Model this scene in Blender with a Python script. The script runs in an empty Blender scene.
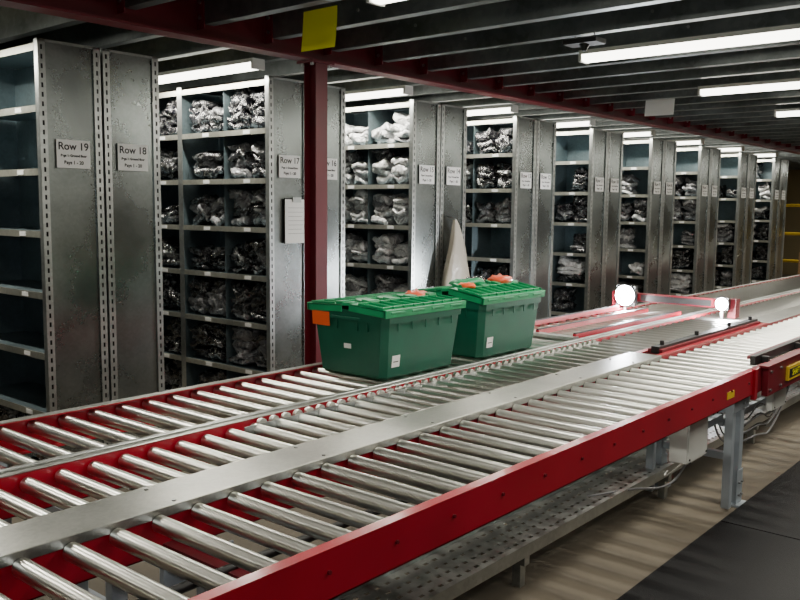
import bpy, math, random
from mathutils import Matrix, Vector
random.seed(7)
COL=bpy.context.collection

# ------------------------------------------------------------ materials
def new_mat(name):
    m=bpy.data.materials.new(name); m.use_nodes=True
    nt=m.node_tree; b=nt.nodes['Principled BSDF']
    return m,nt,b
def simple(name,col,rough=.5,metal=0,bump=0,bscale=40,var=0,vscale=6,coat=0,stretch=None,emit=None,estr=0):
    m,nt,b=new_mat(name)
    b.inputs['Base Color'].default_value=(*col,1)
    b.inputs['Roughness'].default_value=rough
    b.inputs['Metallic'].default_value=metal
    if coat: b.inputs['Coat Weight'].default_value=coat; b.inputs['Coat Roughness'].default_value=.12
    if emit: b.inputs['Emission Color'].default_value=(*emit,1); b.inputs['Emission Strength'].default_value=estr
    tc=nt.nodes.new('ShaderNodeTexCoord'); mp=nt.nodes.new('ShaderNodeMapping')
    nt.links.new(tc.outputs['Object'],mp.inputs['Vector'])
    if stretch: mp.inputs['Scale'].default_value=stretch
    if var:
        n=nt.nodes.new('ShaderNodeTexNoise'); n.inputs['Scale'].default_value=vscale; n.inputs['Detail'].default_value=6
        nt.links.new(mp.outputs[0],n.inputs['Vector'])
        r=nt.nodes.new('ShaderNodeValToRGB')
        r.color_ramp.elements[0].position=.3; r.color_ramp.elements[1].position=.7
        r.color_ramp.elements[0].color=(*[c*(1-var) for c in col],1)
        r.color_ramp.elements[1].color=(*[min(1,c*(1+var)) for c in col],1)
        nt.links.new(n.outputs['Fac'],r.inputs['Fac']); nt.links.new(r.outputs['Color'],b.inputs['Base Color'])
        mr=nt.nodes.new('ShaderNodeMapRange'); mr.inputs['To Min'].default_value=max(.05,rough-.1); mr.inputs['To Max'].default_value=min(1,rough+.12)
        nt.links.new(n.outputs['Fac'],mr.inputs['Value']); nt.links.new(mr.outputs[0],b.inputs['Roughness'])
    if bump:
        n2=nt.nodes.new('ShaderNodeTexNoise'); n2.inputs['Scale'].default_value=bscale; n2.inputs['Detail'].default_value=5
        nt.links.new(mp.outputs[0],n2.inputs['Vector'])
        bp=nt.nodes.new('ShaderNodeBump'); bp.inputs['Strength'].default_value=bump; bp.inputs['Distance'].default_value=.01
        nt.links.new(n2.outputs['Fac'],bp.inputs['Height']); nt.links.new(bp.outputs[0],b.inputs['Normal'])
    return m
def galvanised(name,col,rough,metal,spangle=55,contrast=.3,sp=.10,ns=2.2):
    m,nt,b=new_mat(name)
    tc=nt.nodes.new('ShaderNodeTexCoord')
    v=nt.nodes.new('ShaderNodeTexVoronoi'); v.inputs['Scale'].default_value=spangle
    n=nt.nodes.new('ShaderNodeTexNoise'); n.inputs['Scale'].default_value=ns; n.inputs['Detail'].default_value=8; n.inputs['Roughness'].default_value=.5
    nt.links.new(tc.outputs['Object'],v.inputs['Vector']); nt.links.new(tc.outputs['Object'],n.inputs['Vector'])
    sep=nt.nodes.new('ShaderNodeSeparateColor'); nt.links.new(v.outputs['Color'],sep.inputs[0])
    mx=nt.nodes.new('ShaderNodeMath'); mx.operation='MULTIPLY_ADD'; mx.inputs[1].default_value=sp
    nt.links.new(sep.outputs[0],mx.inputs[0]); nt.links.new(n.outputs['Fac'],mx.inputs[2])
    r=nt.nodes.new('ShaderNodeValToRGB'); r.color_ramp.elements[0].position=.36; r.color_ramp.elements[1].position=.76
    r.color_ramp.elements[0].color=(*[c*(1-contrast) for c in col],1); r.color_ramp.elements[1].color=(*[min(1,c*(1+contrast)) for c in col],1)
    nt.links.new(mx.outputs[0],r.inputs['Fac']); nt.links.new(r.outputs['Color'],b.inputs['Base Color'])
    mr=nt.nodes.new('ShaderNodeMapRange'); mr.inputs['To Min'].default_value=rough-.1; mr.inputs['To Max'].default_value=rough+.12
    nt.links.new(mx.outputs[0],mr.inputs['Value']); nt.links.new(mr.outputs[0],b.inputs['Roughness'])
    b.inputs['Metallic'].default_value=metal
    return m
def plastic_bag(name,col,streak,amount):
    m,nt,b=new_mat(name)
    tc=nt.nodes.new('ShaderNodeTexCoord')
    n=nt.nodes.new('ShaderNodeTexNoise'); n.inputs['Scale'].default_value=17; n.inputs['Detail'].default_value=4; n.inputs['Distortion'].default_value=1.6
    nt.links.new(tc.outputs['Object'],n.inputs['Vector'])
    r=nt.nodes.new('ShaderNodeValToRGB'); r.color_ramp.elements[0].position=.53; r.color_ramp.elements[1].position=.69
    r.color_ramp.elements[0].color=(*col,1); r.color_ramp.elements[1].color=(*[c*(1-amount)+streak*amount for c in col],1)  # pale ragged patches: plastic glints painted into the colour, also printed labels
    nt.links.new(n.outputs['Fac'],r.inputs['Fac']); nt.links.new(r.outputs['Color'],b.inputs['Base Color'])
    n2=nt.nodes.new('ShaderNodeTexNoise'); n2.inputs['Scale'].default_value=11; n2.inputs['Detail'].default_value=3; n2.inputs['Distortion'].default_value=2.2
    nt.links.new(tc.outputs['Object'],n2.inputs['Vector'])
    bp=nt.nodes.new('ShaderNodeBump'); bp.inputs['Strength'].default_value=1; bp.inputs['Distance'].default_value=.035
    nt.links.new(n2.outputs['Fac'],bp.inputs['Height']); nt.links.new(bp.outputs[0],b.inputs['Normal'])
    b.inputs['Roughness'].default_value=.18; b.inputs['Coat Weight'].default_value=1; b.inputs['Coat Roughness'].default_value=.09
    nt.links.new(bp.outputs[0],b.inputs['Coat Normal'])
    return m
M={}
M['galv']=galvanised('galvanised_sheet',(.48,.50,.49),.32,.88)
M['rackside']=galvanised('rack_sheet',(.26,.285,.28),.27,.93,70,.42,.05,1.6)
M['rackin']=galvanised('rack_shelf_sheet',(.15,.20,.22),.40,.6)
M['lip']=galvanised('shelf_lip',(.48,.48,.42),.35,.7)
M['purlin']=galvanised('purlin_steel',(.24,.26,.26),.33,.85,30,.4)
M['plate']=galvanised('divider_plate',(.45,.45,.42),.31,.92,90)
M['roller']=simple('roller_steel',(.74,.74,.69),.28,1)
M['axle']=simple('axle_steel',(.4,.4,.4),.35,1)
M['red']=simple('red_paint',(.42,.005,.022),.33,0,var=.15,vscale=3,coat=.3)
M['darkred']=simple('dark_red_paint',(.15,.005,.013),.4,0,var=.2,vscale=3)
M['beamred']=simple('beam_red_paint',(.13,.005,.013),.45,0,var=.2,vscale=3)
M['black']=simple('black_plastic',(.012,.012,.013),.4)
M['dark']=simple('dark_steel',(.03,.03,.03),.45,.6)
M['legpaint']=simple('grey_leg_paint',(.40,.45,.50),.45,.2,var=.1)
M['boxwhite']=simple('enclosure_grey',(.70,.71,.68),.5,var=.05)
M['tote']=simple('tote_green',(.003,.100,.058),.42,bump=.1,bscale=200,var=.12,vscale=8)
M['lid']=simple('lid_green',(.008,.27,.10),.38,var=.15,vscale=9)
M['paper']=simple('paper_white',(.90,.90,.88),.7)
M['ink']=simple('ink_black',(.02,.02,.02),.7)
M['yellow']=simple('yellow_paper',(1,.95,.02),.6)
M['orange']=simple('orange_label',(.95,.12,.02),.55)
M['yellowpaint']=simple('yellow_paint',(.75,.50,.03),.45)
M['cardboard']=simple('cardboard',(.38,.22,.11),.8,var=.12)
M['wood']=simple('pallet_wood',(.35,.23,.12),.8,var=.2)
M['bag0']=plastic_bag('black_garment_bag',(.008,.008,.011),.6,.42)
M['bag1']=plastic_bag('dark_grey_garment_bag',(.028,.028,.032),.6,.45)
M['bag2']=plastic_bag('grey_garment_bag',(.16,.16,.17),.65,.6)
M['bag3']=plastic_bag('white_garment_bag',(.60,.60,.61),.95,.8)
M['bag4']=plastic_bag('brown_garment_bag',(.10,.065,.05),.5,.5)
M['cream']=simple('cream_plastic',(.36,.33,.27),.3,bump=.8,bscale=18,coat=.4)
M['redbag']=simple('orange_red_bag',(.85,.10,.03),.35,bump=.7,bscale=30,coat=.4)
M['tube']=simple('fluorescent_diffuser',(.9,.9,.9),.5,emit=(1,.97,.84),estr=9)
M['lamphouse']=simple('lamp_housing',(.7,.7,.66),.4)
M['photoeye']=simple('photo_eye_lamp',(.9,.9,.9),.3,emit=(.92,.96,1),estr=600)  # emission stands in for flash glare on a reflector, not a lamp
M['cable']=simple('grey_cable',(.25,.25,.26),.5)
def floor_mat():
    m,nt,b=new_mat('concrete_floor')
    tc=nt.nodes.new('ShaderNodeTexCoord')
    n=nt.nodes.new('ShaderNodeTexNoise'); n.inputs['Scale'].default_value=1.3; n.inputs['Detail'].default_value=9; n.inputs['Roughness'].default_value=.65
    r=nt.nodes.new('ShaderNodeValToRGB'); r.color_ramp.elements[0].position=.3; r.color_ramp.elements[1].position=.72
    r.color_ramp.elements[0].color=(.115,.095,.068,1); r.color_ramp.elements[1].color=(.18,.152,.11,1)
    nt.links.new(tc.outputs['Object'],n.inputs['Vector']); nt.links.new(n.outputs['Fac'],r.inputs['Fac']); nt.links.new(r.outputs['Color'],b.inputs['Base Color'])
    b.inputs['Roughness'].default_value=.7
    return m
M['floor']=floor_mat()
M['mat']=simple('rubber_mat',(.005,.005,.006),.6,bump=.35,bscale=160,var=.4,vscale=2.5)
M['mat'].node_tree.nodes['Principled BSDF'].inputs['Specular IOR Level'].default_value=.2
M['wall']=simple('painted_block_wall',(.22,.175,.09),.8,var=.12,vscale=1.5)
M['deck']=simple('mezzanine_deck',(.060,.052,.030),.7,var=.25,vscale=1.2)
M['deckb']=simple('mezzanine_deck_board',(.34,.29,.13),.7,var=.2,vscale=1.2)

# ------------------------------------------------------------ mesh builder
class MB:
    def __init__(s): s.v=[];s.f=[];s.m=[];s.sm=[];s.mats=[]
    def mi(s,k):
        if k not in s.mats: s.mats.append(k)
        return s.mats.index(k)
    def add(s,vs,fs,k,smooth=False,mx=None):
        o=len(s.v)
        if mx is not None: vs=[tuple(mx@Vector(v)) for v in vs]
        s.v+=vs; i=s.mi(k)
        for f in fs: s.f.append(tuple(a+o for a in f)); s.m.append(i); s.sm.append(smooth)
    def box(s,x0,x1,y0,y1,z0,z1,k,mx=None):
        vs=[(x,y,z) for z in (z0,z1) for y in (y0,y1) for x in (x0,x1)]
        s.add(vs,[(0,2,3,1),(4,5,7,6),(0,1,5,4),(2,6,7,3),(0,4,6,2),(1,3,7,5)],k,False,mx)
    def cyl(s,p,q,r,k,n=14,r2=None,smooth=True):
        p=Vector(p);q=Vector(q);d=(q-p).normalized()
        a=d.orthogonal().normalized();b=d.cross(a); r2=r if r2 is None else r2
        vs=[tuple(p+r*(math.cos(t)*a+math.sin(t)*b)) for t in [2*math.pi*i/n for i in range(n)]]
        vs+=[tuple(q+r2*(math.cos(t)*a+math.sin(t)*b)) for t in [2*math.pi*i/n for i in range(n)]]
        s.add(vs,[(i,(i+1)%n,n+(i+1)%n,n+i) for i in range(n)],k,smooth)
        s.add(vs,[tuple(reversed(range(n))),tuple(range(n,2*n))],k,False)
    def quad(s,a,b,c,d,k): s.add([a,b,c,d],[(0,1,2,3)],k)
    def holed_x(s,x0,x1,y,z0,z1,k,pitch=.05,hw=.012,hh=.026,t=.002):
        xc=(x0+x1)/2; n=int((z1-z0)/pitch)
        s.box(x0,xc-hw/2,y,y+t,z0,z1,k); s.box(xc+hw/2,x1,y,y+t,z0,z1,k)
        for i in range(n+1):
            a=z0+i*pitch; b=min(a+pitch-hh,z1)
            if b>a: s.quad((xc-hw/2,y,a),(xc+hw/2,y,a),(xc+hw/2,y,b),(xc-hw/2,y,b),k)
    def obj(s,name,parent=None,loc=(0,0,0)):
        me=bpy.data.meshes.new(name); me.from_pydata(s.v,[],s.f)
        for k in s.mats: me.materials.append(M[k])
        me.polygons.foreach_set('material_index',s.m); me.polygons.foreach_set('use_smooth',s.sm)
        me.update(); o=bpy.data.objects.new(name,me); COL.objects.link(o)
        o.location=loc
        if parent: o.parent=parent
        return o
def empty(name,loc=(0,0,0)):
    e=bpy.data.objects.new(name,None); COL.objects.link(e); e.location=loc; return e
def text(name,s,size,loc,parent,rot=(math.pi/2,0,0),k='ink'):
    c=bpy.data.curves.new(name,'FONT'); c.body=s; c.size=size; c.align_x='CENTER'; c.align_y='CENTER'
    c.offset=.001
    c.materials.append(M[k]); o=bpy.data.objects.new(name,c); COL.objects.link(o)
    o.location=loc; o.rotation_euler=rot; o.parent=parent; return o
def bevel(o,w,seg=2):
    b=o.modifiers.new('bevel','BEVEL'); b.width=w; b.segments=seg; b.limit_method='ANGLE'; return o

# ------------------------------------------------------------ room
XL,XR,YN,YF,ZC=-4,23,-4,10.5,2.79
mb=MB(); mb.box(XL,XR,YN,YF,-.1,0,'floor'); mb.obj('floor')
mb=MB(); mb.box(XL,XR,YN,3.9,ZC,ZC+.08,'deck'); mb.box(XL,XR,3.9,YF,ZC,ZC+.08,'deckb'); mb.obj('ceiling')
for n,a in (('wall_left',(XL-.15,XL,YN,YF)),('wall_right',(XR,XR+.15,YN,YF)),('wall_near',(XL-.15,XR+.15,YN-.15,YN)),('wall_back',(XL-.15,XR+.15,YF,YF+.15))):
    mb=MB(); mb.box(*a,-.1,ZC+.08,'wall'); mb.obj(n)
for i,(a,b) in enumerate(((-1.5,1.62),(1.63,4.33),(4.34,8.5),(8.51,12.5))):
    mb=MB(); mb.box(a,b,-1.6,1.47,0,.012,'mat')
    mb.obj('rubber_floor_mat')

# ------------------------------------------------------------ mezzanine steel
PX=[4.84+.48*i for i in range(-14,35)]
bm=MB()
for x0,x1 in ((XL,XR),):
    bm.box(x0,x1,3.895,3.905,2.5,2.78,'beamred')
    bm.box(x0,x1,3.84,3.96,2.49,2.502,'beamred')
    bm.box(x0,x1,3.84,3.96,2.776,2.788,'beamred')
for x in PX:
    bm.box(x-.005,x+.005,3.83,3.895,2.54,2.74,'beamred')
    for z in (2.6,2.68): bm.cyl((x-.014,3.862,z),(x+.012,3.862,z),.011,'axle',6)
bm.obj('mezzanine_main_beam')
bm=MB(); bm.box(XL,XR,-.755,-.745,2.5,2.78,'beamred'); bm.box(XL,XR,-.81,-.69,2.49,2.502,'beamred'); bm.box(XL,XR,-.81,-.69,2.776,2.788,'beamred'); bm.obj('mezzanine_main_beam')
for x in PX:
    for y0,y1 in ((-.74,3.835),(3.965,9.8)):
        p=MB(); p.box(x-.001,x+.002,y0,y1,2.565,2.786,'purlin')
        p.box(x,x+.062,y0,y1,2.563,2.566,'purlin'); p.box(x-.062,x,y0,y1,2.783,2.786,'purlin')
        p.box(x+.059,x+.062,y0,y1,2.566,2.582,'purlin')
        p.box(x-.062,x-.059,y0,y1,2.768,2.783,'purlin')
        y=y0+.3
        while y<y1:
            p.cyl((x-.008,y,2.63),(x+.008,y,2.63),.009,'axle',6); y+=1.2
        p.obj('ceiling_purlin')
def column(x,y):
    c=MB(); w=.045
    c.box(x-.05,x+.05,y-w-.008,y-w,.012,2.49,'beamred'); c.box(x-.05,x+.05,y+w,y+w+.008,.012,2.49,'beamred')
    c.box(x-.004,x+.004,y-w,y+w,.012,2.49,'beamred')
    c.box(x-.12,x+.12,y-.12,y+.12,0,.012,'beamred'); c.box(x-.09,x+.09,y-.075,y+.075,2.475,2.49,'beamred')
    for dx in (-.072,.072):
        for dy in (-.04,.04): c.cyl((x+dx,y+dy,2.46),(x+dx,y+dy,2.475),.012,'axle',6)
    c.obj('steel_column')
column(3.81,3.9); column(-.9,3.9)
column(3.81,-.75); column(-.9,-.75); column(9.2,-.75)

# ------------------------------------------------------------ lamps
def lamp(x,y0,y1,power):
    e=empty('fluorescent_batten_light',(x,(y0+y1)/2,2.52)); L=y1-y0
    b=MB(); b.box(-.05,.05,-L/2,L/2,.018,.043,'lamphouse')
    b.box(-.052,.052,-L/2,-L/2+.02,-.026,.018,'lamphouse'); b.box(-.052,.052,L/2-.02,L/2,-.026,.018,'lamphouse')
    ya,yb=-L/2+.02,L/2-.02
    pr=[(-.048,.018),(-.040,-.018),(-.02,-.025),(.02,-.025),(.040,-.018),(.048,.018)]
    vs=[(px,ya,pz) for px,pz in pr]+[(px,yb,pz) for px,pz in pr]
    b.add(vs,[(i,i+1,7+i,6+i) for i in range(5)],'tube')
    b.obj('batten_body',e)
    l=bpy.data.lights.new('tube_light','AREA'); l.shape='RECTANGLE'; l.size=.06; l.size_y=L-.06; l.energy=power; l.color=(1,.96,.84)
    o=bpy.data.objects.new('tube_light',l); COL.objects.link(o); o.parent=e; o.location=(0,0,-.030)
for i in range(-2,8):
    lamp(4.84+1.92*i,1.3,2.62,{-2:12,-1:20,0:40,1:40}.get(i,34))
for i in (-1,0,1,2,3):
    lamp(4.84+1.92*i,-.6,.6,22)  # extra row over the mat, out of view, added for more light
fronts=[-.8,.78,2.33,3.95,5.5,7.06,8.6,10.15,11.75,13.35,15.0]
for x in fronts:
    if x==2.33: lamp(1.96,4.5,5.9,36)  # lamp added just out of frame to brighten this rack's shelf face
    else: lamp(x-.15,4.42,5.85,36)
for x in fronts[1::2]:
    lamp(x-.35,7.2,8.6,28)
lamp(19.0,3.2,4.6,40)  # lamp added to warm the far end

# ------------------------------------------------------------ racks
SH=[.09,.43,.77,1.11,1.45,1.79,2.13,2.455]
Y0=4.5; W=.75
def rack(x,nums,bays,divided=True):
    e=empty('shelving_rack',(x,0,0)); r=MB(); H=2.48
    for h,(a,b) in enumerate(((0,W/2-.008),(W/2+.008,W))):
        r.box(a+.042,b-.042,Y0+.006,Y0+.009,.02,H-.01,'rackside')
        r.box(a+.042,a+.045,Y0-.004,Y0+.009,.02,H-.01,'rackside'); r.box(b-.045,b-.042,Y0-.004,Y0+.009,.02,H-.01,'rackside')
        r.holed_x(a,a+.042,Y0-.004,.0,H,'galv'); r.holed_x(b-.042,b,Y0-.004,.0,H,'galv')
        r.box(a+.002,a+.04,Y0+.012,Y0+.014,0,H,'dark'); r.box(b-.04,b-.002,Y0+.012,Y0+.014,0,H,'dark')
        r.box(a,b,Y0-.004,Y0+.01,H-.012,H,'galv')
        for j in range(bays+1):
            y=Y0+1.0*j
            for xx in ((a,a+.003),(b-.003,b)):
                r.box(xx[0],xx[1],y-(.0 if j==0 else .02),y+.035,0,H,'galv')
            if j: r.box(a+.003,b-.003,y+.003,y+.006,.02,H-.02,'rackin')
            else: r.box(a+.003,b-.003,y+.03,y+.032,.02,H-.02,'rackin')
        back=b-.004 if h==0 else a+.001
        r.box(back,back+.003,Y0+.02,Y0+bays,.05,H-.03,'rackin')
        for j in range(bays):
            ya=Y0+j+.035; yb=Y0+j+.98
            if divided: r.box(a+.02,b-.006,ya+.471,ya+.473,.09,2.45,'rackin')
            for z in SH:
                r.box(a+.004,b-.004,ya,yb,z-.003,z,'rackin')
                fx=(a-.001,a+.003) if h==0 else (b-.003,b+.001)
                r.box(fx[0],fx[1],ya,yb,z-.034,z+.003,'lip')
                if h==0 and z<2.4:
                    for yy in (ya+.16,ya+.62):
                        r.box(-.0035,-.001,yy,yy+.07,z-.028,z-.003,'paper')
    r.obj('rack_frame',e)
    for n,(xc,num) in enumerate(((W*.25-.0,nums[0]),(W*.75,nums[1]))):
        l=MB(); l.box(xc-.1,xc+.1,Y0-.0065,Y0-.0045,1.80,1.955,'paper')
        l.obj('row_label',e)
        text('row_label_text','Row %d'%num,.058,(xc,Y0-.0075,1.918),e)
        text('row_label_text','Page 1: Ground floor',.018,(xc,Y0-.0075,1.868),e)
        text('row_label_text','Bays 1 - 20',.026,(xc,Y0-.0075,1.83),e)
    return e
def lump(mb,cx,cy,cz,sx,sy,sz,k,rot=0,tilt=0,rough=1.0):
    nu,nv=18,7; vs=[];fs=[]
    ph=[random.uniform(0,6.28) for _ in range(6)]
    def sp(c,e): return math.copysign(abs(c)**e,c)
    for j in range(nv+1):
        v=-math.pi/2+math.pi*j/nv
        for i in range(nu):
            u=2*math.pi*i/nu
            x=sp(math.cos(v),.45)*sp(math.cos(u),.4); y=sp(math.cos(v),.45)*sp(math.sin(u),.4); z=sp(math.sin(v),.8)
            d=1+rough*(.10*math.sin(5*u+ph[0]+v*2)+.08*math.sin(9*y+ph[1])+.05*math.sin(6*v+ph[5]+3*u))
            z+=rough*(.6*math.sin(3.1*x+ph[2])*math.sin(3.7*y+ph[3])+.35*math.sin(8*y+ph[4]))
            x=x*sx/2*d; y=y*sy/2*d; z=z*sz/2+tilt*y
            c,s_=math.cos(rot),math.sin(rot)
            vs.append((cx+c*x-s_*y,cy+s_*x+c*y,cz+z))
    for j in range(nv):
        for i in range(nu): fs.append((j*nu+i,j*nu+(i+1)%nu,(j+1)*nu+(i+1)%nu,(j+1)*nu+i))
    mb.add(vs,fs,k,True)
PAL={'black':['bag0']*6+['bag1']*4+['bag2']*2,'mix':['bag1','bag2','bag0','bag0','bag3'],'white':['bag3']*7+['bag2']*2,
     'grey':['bag2']*3+['bag1']*2+['bag3']*3,'brown':['bag4','bag1','bag2','bag0']}
def fillrack(x,bays,plan,density=1.0):
    g=MB()
    for j in range(bays):
        for si in range(7):
            z=SH[si]; key=plan[si]
            if key is None: continue
            for half in (0,1):
                ny=1 if random.random()<.35 else 2
                hw=.46; ys=Y0+j+.04+half*.475
                base=random.choice(PAL[key])
                for c in range(ny):
                    if random.random()>density: continue
                    wy=hw/ny*(.86 if ny==1 else .98); yc=ys+hw/ny*(c+.5)
                    top=z+.012; lim=z+random.choice([.20,.25,.28,.30,.31])
                    while True:
                        t=random.uniform(.04,.095)
                        if top+t>lim: break
                        k=base if random.random()<.6 else random.choice(PAL[key])
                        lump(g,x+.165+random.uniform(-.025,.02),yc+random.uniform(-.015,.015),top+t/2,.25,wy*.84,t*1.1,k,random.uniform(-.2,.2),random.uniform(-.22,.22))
                        top+=t*.82
    if g.v: g.obj('bagged_garments')
for i,x in enumerate(fronts):
    rack(x,(23-2*i,22-2*i),4 if i<4 else 3,i!=2)
B='black'
fillrack(.78,1,[B,None,None,None,None,None,None])
fillrack(2.33,1,['brown',None,None,None,None,None,None])
fillrack(3.95,2,[B]*7)
fillrack(5.5,2,['grey','white','white','white','white','grey','white'])
fillrack(7.06,2,[B,'mix',B,None,B,'mix',B],.9)
fillrack(8.6,2,[B,B,'mix',B,B,B,None],.7)
fillrack(10.15,2,['grey']*6+[None],.8)
fillrack(11.75,2,['mix','grey','mix','grey','grey',B,B],.8)
fillrack(13.35,2,['mix']*7,.8)
fillrack(15.0,1,['mix']*7,.8)
e=empty('clipboard_notice',(4.19,Y0-.012,1.5)); b=MB(); b.box(-.108,.108,-.003,.006,-.158,.158,'dark'); b.box(-.108,.108,-.006,-.003,-.158,.150,'paper'); b.box(-.04,.04,-.012,-.003,.13,.165,'galv')
for k in range(7): b.box(-.08,.07-.01*(k%3),-.0068,-.006,.09-.03*k,.0915-.03*k,'ink')
b.obj('clipboard_sheet',e)
def side_sign(name,x,y0,y1,z0,z1,k):
    b=MB(); n=8; vs=[];fs=[]
    for i in range(n+1):
        t=i/n; xx=x-.004-.02*t*t
        vs+=[(xx,y0,z1-(z1-z0)*t),(xx-.004*math.sin(t*3),y1,z1-(z1-z0)*t)]
    for i in range(n): fs.append((2*i,2*i+1,2*i+3,2*i+2))
    b.add(vs,fs,k,True); return b.obj(name)
side_sign('yellow_paper_notice',3.40,3.31,3.57,2.455,2.675,'yellow')
side_sign('white_paper_sign',7.72,3.22,3.50,2.47,2.69,'paper')

# ------------------------------------------------------------ conveyor
CV=empty('roller_conveyor')
XA,XB=-2.0,17.0; ZT=.755
r=MB()
def rail(y,out,x0=XA,x1=XB,k='red',z0=.625,z1=ZT):
    r.box(x0,x1,min(y,y+.005*out),max(y,y+.005*out),z0,z1,k)
    a,b=sorted((y,y+.036*out)); r.box(x0,x1,a,b,z1,z1+.004,k); r.box(x0,x1,a,b,z0,z0+.004,k)
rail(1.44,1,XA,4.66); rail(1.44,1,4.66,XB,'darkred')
r.box(4.64,4.68,1.428,1.45,.60,.765,'red')
rail(1.995,1); rail(2.165,-1); rail(2.585,1); rail(2.655,-1); rail(3.262,-1)
x=XA+.07
while x<XB:
    r.cyl((x,1.433,.70),(x,1.44,.70),.006,'darkred',6); x+=.26
for xj in (4.3,):
    r.box(xj-.05,xj+.05,1.437,1.44,.665,.70,'yellowpaint')
r.obj('side_rails',CV)
r=MB(); r.box(XA,4.72,1.985,2.172,ZT+.004,ZT+.009,'plate'); r.box(XA,4.72,1.983,1.986,.735,ZT+.009,'plate'); r.box(XA,4.72,2.171,2.174,.735,ZT+.009,'plate')
x=XA+.4
while x<4.7:
    for y in (2.01,2.147): r.cyl((x,y,ZT+.009),(x,y,ZT+.012),.007,'axle',8)
    x+=.6
r.box(6.7,XB,1.985,2.172,ZT+.004,ZT+.009,'plate')
r.box(XA,XB,2.583,2.66,ZT+.004,ZT+.009,'plate'); r.box(XA,XB,2.612,2.63,ZT+.009,ZT+.016,'galv')
r.box(XA,XB,3.228,3.27,ZT+.004,ZT+.008,'plate')
bevel(r.obj('divider_plate',CV),.002,1)
def rollers(name,y0,y1,pitch,x0,x1,off=0,zt=.748,rad=.0245):
    r=MB(); x=x0+off
    while x<x1:
        z=zt-rad
        r.cyl((x,y0+.012,z),(x,y1-.012,z),rad,'roller',16)
        r.cyl((x,y0+.004,z),(x,y0+.012,z),rad*.7,'dark',10); r.cyl((x,y1-.012,z),(x,y1-.004,z),rad*.7,'dark',10)
        r.cyl((x,y0-.0,z),(x,y1+.0,z),.006,'axle',6)
        x+=pitch
    r.obj(name,CV)
rollers('near_lane_rollers',1.445,1.992,.13,XA,XB,.08)
rollers('middle_lane_rollers',2.17,2.585,.115,XA,XB,.03)
rollers('far_lane_rollers',2.66,3.26,.13,XA,XB,.1)
r=MB(); x=2.2
while x<5.0:
    r.cyl((x,2.55,.742),(x,2.568,.742),.022,'roller',12); r.cyl((x,2.545,.742),(x,2.583,.742),.006,'axle',6); x+=.065
r.box(2.1,5.05,2.54,2.545,.70,.748,'galv')
r.obj('skate_wheel_strip',CV)
r=MB()
for y in (1.72,2.38,2.96): r.cyl((XA,y,.655),(XB,y,.655),.014,'dark',10)
x=XA+.35
while x<XB:
    r.box(x,x+.04,1.446,3.256,.628,.655,'darkred'); x+=1.5
r.obj('line_shafts_and_crossmembers',CV)
r=MB()
for y in (2.70,2.98,3.24):
    r.box(5.0,6.75,y-.012,y+.012,.752,.785,'red'); r.box(5.0,6.75,y-.008,y+.008,.785,.792,'dark')
r.box(4.95,5.02,2.68,3.25,.75,.77,'galv')
r.box(4.85,6.65,2.035,2.055,.75,.775,'darkred'); r.box(4.85,6.65,2.105,2.125,.75,.775,'darkred')
r.box(4.85,6.65,2.055,2.105,.75,.79,'dark')
for x in (4.95,5.5,6.1,6.55): r.cyl((x,2.08,.79),(x,2.08,.815),.014,'black',10)
r.box(4.85,6.9,1.50,1.528,.75,.80,'dark'); r.box(4.85,6.9,1.528,1.545,.78,.80,'darkred')
for x in (4.95,5.6,6.3,6.8): r.box(x,x+.03,1.46,1.56,.75,.79,'dark')
r.box(6.9,6.96,2.35,3.32,.82,.89,'darkred'); r.box(6.88,6.98,2.30,2.36,.75,.90,'darkred'); r.box(6.88,6.98,3.30,3.36,.75,.90,'darkred')
r.box(6.885,6.9,2.5,3.1,.83,.88,'dark')
r.obj('transfer_guides',CV)
def glare_reflector(x,y,z,rad,boost):  # reflector with a glowing cap that imitates the flash glare
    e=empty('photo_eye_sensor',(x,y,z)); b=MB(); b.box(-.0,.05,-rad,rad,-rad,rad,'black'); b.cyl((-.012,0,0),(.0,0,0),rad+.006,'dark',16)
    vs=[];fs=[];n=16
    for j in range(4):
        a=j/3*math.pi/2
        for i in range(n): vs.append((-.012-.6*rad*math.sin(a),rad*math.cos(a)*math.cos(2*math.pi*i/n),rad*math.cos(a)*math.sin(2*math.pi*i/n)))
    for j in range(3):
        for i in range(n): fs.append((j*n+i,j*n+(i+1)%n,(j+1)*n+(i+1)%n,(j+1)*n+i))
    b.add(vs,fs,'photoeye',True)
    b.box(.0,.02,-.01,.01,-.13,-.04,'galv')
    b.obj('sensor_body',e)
    l=bpy.data.lights.new('beam','SPOT'); l.energy=boost; l.spot_size=2.6; l.spot_blend=.6; l.shadow_soft_size=.04; l.color=(.95,.98,1)  # spot lamp added to brighten the conveyor around the glare
    o=bpy.data.objects.new('beam',l); COL.objects.link(o); o.parent=e; o.location=(-.09,0,0); o.rotation_euler=(0,math.radians(70),math.radians(205))
glare_reflector(6.80,3.20,.875,.085,260); glare_reflector(6.80,2.38,.865,.048,80)
r=MB()
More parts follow.
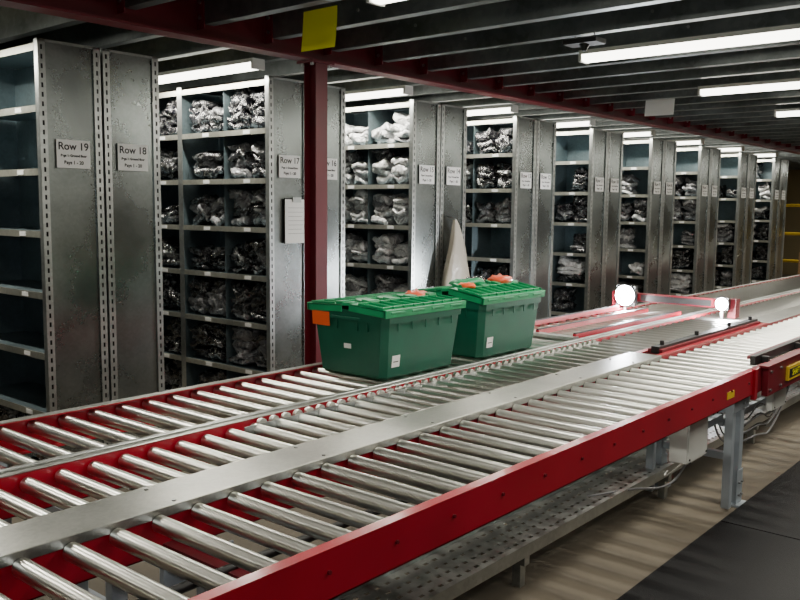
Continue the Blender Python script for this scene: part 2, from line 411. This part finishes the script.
for x in (-1.6,1.47,4.68,7.8,10.9,13.9,16.7):
    for dxx in (0,-.13):
      for y in (1.50,1.93,2.42,3.22):
        xx=x+dxx; w=.028 if dxx==0 else .02
        r.box(xx-w,xx+w,y-.003,y,.012,.628,'legpaint'); r.box(xx-w,xx-w+.003,y,y+.04,.012,.628,'legpaint'); r.box(xx+w-.003,xx+w,y,y+.04,.012,.628,'legpaint')
        if dxx==0:
            r.box(x-.06,x+.06,y-.03,y+.05,0,.012,'legpaint'); r.box(x-.045,x+.045,y-.006,y-.003,.012,.2,'legpaint')
            r.box(x-.17,x+.07,y-.012,y-.003,.54,.628,'legpaint')
            for z in (.06,.13,.57,.60):
                for dx in (-.02,.02): r.cyl((x+dx,y-.018,z),(x+dx,y-.006,z),.007,'axle',6)
    r.box(x-.02,x+.02,1.5,3.25,.50,.545,'legpaint'); r.box(x-.02,x+.02,1.5,3.25,.24,.28,'legpaint')
for y in (1.6,):
    r.box(4.1,4.68,y,y+.03,.45,.49,'legpaint'); r.box(4.68,5.5,y,y+.03,.42,.46,'legpaint')
bevel(r.obj('support_legs',CV),.002,1)
r=MB(); r.box(4.78,5.75,1.405,1.437,.60,.755,'darkred'); r.box(4.76,5.77,1.40,1.45,.755,.768,'darkred')
r.box(5.10,5.37,1.39,1.405,.64,.72,'yellowpaint'); r.box(5.12,5.35,1.387,1.39,.655,.705,'black')
for x in (4.82,5.0,5.45,5.7):
    for z in (.63,.73): r.cyl((x,1.395,z),(x,1.405,z),.009,'axle',6)
r.cyl((5.55,1.36,.67),(5.55,1.405,.67),.035,'dark',16)
r.obj('drive_cover',CV)
text('drive_label','SHAFT',.05,(5.235,1.386,.68),CV,k='yellow')
for nm,(x,z) in {'a':(4.2,.47),'b':(5.55,.50)}.items():
    r=MB(); r.box(x-.13,x+.13,1.56,1.65,z-.12,z+.12,'boxwhite'); r.box(x-.125,x+.125,1.553,1.56,z-.115,z+.115,'boxwhite')
    for dx in (-.11,.11):
        for dz in (-.1,.1): r.cyl((x+dx,1.549,z+dz),(x+dx,1.553,z+dz),.006,'dark',8)
    r.box(x-.02,x+.02,1.6,1.64,z+.12,.63,'galv'); r.cyl((x,1.6,z-.15),(x,1.6,z-.12),.014,'black',10)
    bevel(r.obj('junction_box',CV),.004,2)
def cable(pts,rad,k,parent,name='cable'):
    c=bpy.data.curves.new(name,'CURVE'); c.dimensions='3D'; c.bevel_depth=rad; c.bevel_resolution=2
    s=c.splines.new('BEZIER'); s.bezier_points.add(len(pts)-1)
    for p,q in zip(s.bezier_points,pts): p.co=q; p.handle_left_type=p.handle_right_type='AUTO'
    c.materials.append(M[k]); o=bpy.data.objects.new(name,c); COL.objects.link(o); o.parent=parent
for i in range(6):
    z=.46-.03*i
    cable([(4.8,1.62+.02*i,.58),(5.0,1.6+.02*i,z-.06),(5.3,1.6,z-.02-.04*(i%2)),(5.6,1.62,z-.09),(6.3,1.66,.55)],.004+.002*(i%2),'cable' if i%2 else 'black',CV)
cable([(4.2,1.6,.33),(4.1,1.66,.22),(4.0,1.8,.19),(3.8,1.95,.17)],.006,'cable',CV)
cable([(4.25,1.62,.33),(4.3,1.75,.2),(4.6,1.85,.17)],.005,'boxwhite',CV)
T=empty('perforated_cable_tray'); r=MB(); ya,yb=1.82,2.13; zt=.14
r.box(XA,XB,ya-.003,ya,zt,zt+.055,'galv'); r.box(XA,XB,yb,yb+.003,zt,zt+.055,'galv')
r.box(XA,XB,ya,ya+.02,zt+.052,zt+.055,'galv')
ns=6; sw=(yb-ya)/(2*ns-1)
for i in range(ns):
    y=ya+2*i*sw; r.box(XA,XB,max(ya,y-sw*.2),min(yb,y+sw*1.2),zt,zt+.003,'galv')
x=XA
while x<XB:
    r.box(x,x+.035,ya,yb,zt,zt+.0028,'galv'); x+=.06
x=XA+.5
while x<XB:
    r.box(x,x+.04,ya-.0,yb+.0,.1,zt-.001,'galv'); r.box(x,x+.04,ya+.02,ya+.06,0,.1,'galv'); r.box(x,x+.04,yb-.06,yb-.02,0,.1,'galv'); x+=1.5
r.obj('tray_body',T)
r=MB(); r.box(XA,XB,2.22,2.226,.14,.30,'galv'); r.box(XA,XB,2.16,2.22,.297,.30,'galv')
x=XA+.5
while x<XB:
    r.box(x,x+.04,2.226,2.26,0,.29,'galv'); x+=1.5
r.obj('trunking_cover',T)

# ------------------------------------------------------------ totes
def tote(cx,cy,lift,seed):
    random.seed(seed)
    e=empty('green_plastic_tote',(cx,cy,.749)); r=MB()
    bx,by,tx,ty,h=.292,.225,.318,.262,.338
    def ring(f,z,inset=0):
        x=bx+(tx-bx)*f-inset; y=by+(ty-by)*f-inset; c=.03
        return [(-x+c,-y,z),(x-c,-y,z),(x,-y+c,z),(x,y-c,z),(x-c,y,z),(-x+c,y,z),(-x,y-c,z),(-x,-y+c,z)]
    def skin(a,b,k,flip=False):
        n=8; vs=a+b; fs=[(i,(i+1)%n,n+(i+1)%n,n+i) for i in range(n)]
        if flip: fs=[tuple(reversed(f)) for f in fs]
        r.add(vs,fs,k)
    R0=ring(0,0,.01);R1=ring(0,.012);R2=ring(.84,h*.84);R3=ring(.84,h*.84,-.008);R4=ring(1,h,-.008);R5=ring(1,h,.006);R6=ring(0,.01,.008)
    r.add(R0,[tuple(reversed(range(8)))],'tote'); skin(R0,R1,'tote');skin(R1,R2,'tote');skin(R2,R3,'tote');skin(R3,R4,'tote');skin(R4,R5,'tote');skin(R5,R6,'tote');r.add(R6,[tuple(range(8))],'tote')
    for sx in (-1,1):
        X=sx*(tx+.001)
        for yy in (-.14,-.07,.07,.14): r.box(min(X,X-sx*.014),max(X,X-sx*.014),yy-.003,yy+.003,h*.70,h*.86,'tote')
        r.box(min(X,X+sx*.012),max(X,X+sx*.012),-.1,.1,h*.86,h*.9,'tote')
    for sy in (-1,1):
        Y=sy*(ty-.006)
        for xx in (-.22,-.11,0,.11,.22): r.box(xx-.003,xx+.003,min(Y,Y+sy*.006),max(Y,Y+sy*.006),h*.72,h*.86,'tote')
        for xx in (-.24,-.08,.08,.24): r.cyl((xx-.05,sy*(ty+.006),h+.002),(xx+.05,sy*(ty+.006),h+.002),.009,'lid',10)
        r.cyl((-.3,sy*(ty+.006),h+.002),(.3,sy*(ty+.006),h+.002),.003,'axle',6)
    bevel(r.obj('tote_body',e),.003,2)
    for sy in (-1,1):
        l=MB(); D=ty-.018; hx=tx+.012
        l.box(-hx,hx,0,D,0,.008,'lid')
        l.box(-hx,hx,-.006,.012,-.03,.01,'lid')
        for sx in (-1,1): l.box(min(sx*hx,sx*(hx-.006)),max(sx*hx,sx*(hx-.006)),0,D,-.03,.008,'lid')
        n=8
        for i in range(n):
            if (i%2==0)==(sy>0):
                xa=-hx+i*2*hx/n; w=2*hx/n
                l.add([(xa+.004,D,0),(xa+w-.004,D,0),(xa+w*.75,D+.055,0),(xa+w*.25,D+.055,0),(xa+.004,D,.018),(xa+w-.004,D,.018),(xa+w*.75,D+.055,.018),(xa+w*.25,D+.055,.018)],
                      [(0,3,2,1),(4,5,6,7),(0,1,5,4),(1,2,6,5),(2,3,7,6),(3,0,4,7)],'lid')
                l.box(xa+.01,xa+w-.01,D-.05,D,.008,.024,'lid')
        for i in range(n+1):
            xx=-hx+.01+i*(2*hx-.02)/n; l.box(xx-.003,xx+.003,.02,D-.055,.008,.02,'lid')
        l.box(-hx+.02,hx-.02,.03,.036,.008,.02,'lid'); l.box(-hx+.02,hx-.02,D-.06,D-.054,.008,.02,'lid')
        o=bevel(l.obj('lid_flap',e),.002,1)
        o.location=(0,sy*(ty+.006),h+.008)
        o.rotation_euler=(lift,0,0) if sy<0 else (-lift*.6,0,0)
        if sy>0: o.scale=(1,-1,1)
    l=MB()
    def on_side(x0,x1,z0,z1,k,d=.0015):
        f=lambda z:-(by+(ty-by)*z/h)-d
        l.add([(x0,f(z0),z0),(x1,f(z0),z0),(x1,f(z1),z1),(x0,f(z1),z1)],[(0,1,2,3)],k)
    def on_end(y0,y1,z0,z1,k,d=.0015,off=0):
        f=lambda z:-(bx+(tx-bx)*z/h)-d-off
        l.add([(f(z0),y0,z0),(f(z0),y1,z0),(f(z1),y1,z1),(f(z1),y0,z1)],[(3,2,1,0)],k)
    on_side(-.24,-.18,.06,.12,'paper'); on_side(-.23,-.19,.085,.09,'ink',.002)
    on_end(.115,.24,.245,.318,'orange',off=.0085)
    on_end(-.02,.03,.14,.165,'paper')
    l.obj('tote_labels',e)
    return e
t1=tote(3.42,2.955,.07,1)
t2=tote(4.25,2.955,.17,2)
def scatter(name,items,parent):
    g=MB(); random.seed(5)
    for it in items: lump(g,*it,rough=.6)
    g.obj(name,parent)
scatter('orange_contents',[(.24,.0,.375,.15,.10,.045,'redbag',.3)],t1)
scatter('mixed_contents',[(.2,-.03,.415,.16,.12,.05,'redbag',.2),(-.08,.02,.41,.2,.12,.04,'lid',-.4),(.05,.05,.415,.1,.1,.04,'bag1',.2),(-.2,-.06,.405,.08,.1,.03,'orange',-.4)],t2)
g=MB(); n=20; rows=12; vs=[];fs=[]
for j in range(rows+1):
    t=j/rows; w=.02+.18*t**.8; d=.012+.05*t**.8
    for i in range(n):
        u=2*math.pi*i/n; k=1+.12*math.sin(5*u+3*t)+.08*math.sin(9*u)
        vs.append((5.98+w*k*math.cos(u)+.05*t+.02*math.sin(5*t),4.41+d*k*math.sin(u),1.50-.58*t))
for j in range(rows):
    for i in range(n): fs.append((j*n+i,j*n+(i+1)%n,(j+1)*n+(i+1)%n,(j+1)*n+i))
g.add(vs,fs,'cream',True); g.add(vs[-n:],[tuple(range(n))],'cream'); g.cyl((5.98,4.4,1.50),(5.98,4.495,1.53),.006,'axle',6)
g.obj('hanging_plastic_bag')

# ------------------------------------------------------------ far end: yellow guard rail, pallet of boxes
s=MB()
for y in (3.0,4.2,5.4): s.cyl((18.4,y,.012),(18.4,y,1.75),.035,'yellowpaint',10); s.box(18.3,18.5,y-.1,y+.1,0,.012,'yellowpaint')
for z in (.6,1.15,1.72): s.cyl((18.4,2.95,z),(18.4,5.45,z),.03,'yellowpaint',10)
s.obj('yellow_guard_rail')
ox=2.2; oy=.75
s=MB()
for z in (0,.11): 
    for k in range(5): s.box(ox+14.65,ox+15.55,oy+3.24+.13*k,oy+3.33+.13*k,z,z+.02,'wood')
for k in (0,1,2): s.box(ox+14.65+.4*k,ox+14.75+.4*k,oy+3.24,oy+3.85,.02,.11,'wood')
s.obj('wooden_pallet')
s=MB()
for i,(a,b,z0,z1) in enumerate(((14.68,15.08,.132,.5),(15.1,15.5,.132,.48),(14.70,15.12,.502,.85),(15.13,15.5,.482,.86),(14.75,15.2,.862,1.15))):
    s.box(ox+a,ox+b,oy+3.36,oy+3.8,z0,z1,'cardboard'); s.box(ox+a-.001,ox+b+.001,oy+3.55,oy+3.6,z0+.0,z1+.001,'cream')
bevel(s.obj('cardboard_box_stack'),.004,1)
e=empty('emergency_light_unit',(4.36,2.35,2.53)); b=MB(); b.box(-.06,.06,-.1,.1,-.025,.0,'black'); b.cyl((0,0,-.06),(0,0,-.025),.012,'black',8,.03); b.cyl((-.04,-.08,0),(-.04,-.08,.034),.004,'axle',6); b.cyl((.04,.08,0),(.04,.08,.034),.004,'axle',6)
b.obj('unit_body',e)

# on-camera flash of the photographer (a real point lamp beside the lens)
fl=bpy.data.lights.new('camera_flash','POINT'); fl.energy=36; fl.shadow_soft_size=.03; fl.color=(.92,.97,1)
fo=bpy.data.objects.new('camera_flash',fl); COL.objects.link(fo); fo.location=(-.04,.03,1.68)

# ------------------------------------------------------------ world + camera
w=bpy.data.worlds.new('world'); bpy.context.scene.world=w; w.use_nodes=True
w.node_tree.nodes['Background'].inputs[0].default_value=(.6,.65,.7,1); w.node_tree.nodes['Background'].inputs[1].default_value=.05
f=856; yaw,p,rl=[math.radians(q) for q in (40.02,6.16,.56)]
F=Vector((math.cos(yaw)*math.cos(p),math.sin(yaw)*math.cos(p),-math.sin(p)))
R=Vector((math.sin(yaw),-math.cos(yaw),0)); U=R.cross(F)
R2=R*math.cos(rl)+U*math.sin(rl); U2=U*math.cos(rl)-R*math.sin(rl)
cd=bpy.data.cameras.new('camera'); cd.sensor_width=36; cd.lens=f/800*36; cd.clip_start=.05
co=bpy.data.objects.new('camera',cd); COL.objects.link(co)
mt=Matrix((R2,U2,-F)).transposed().to_4x4(); mt.translation=Vector((0,0,1.6)); co.matrix_world=mt
bpy.context.scene.camera=co
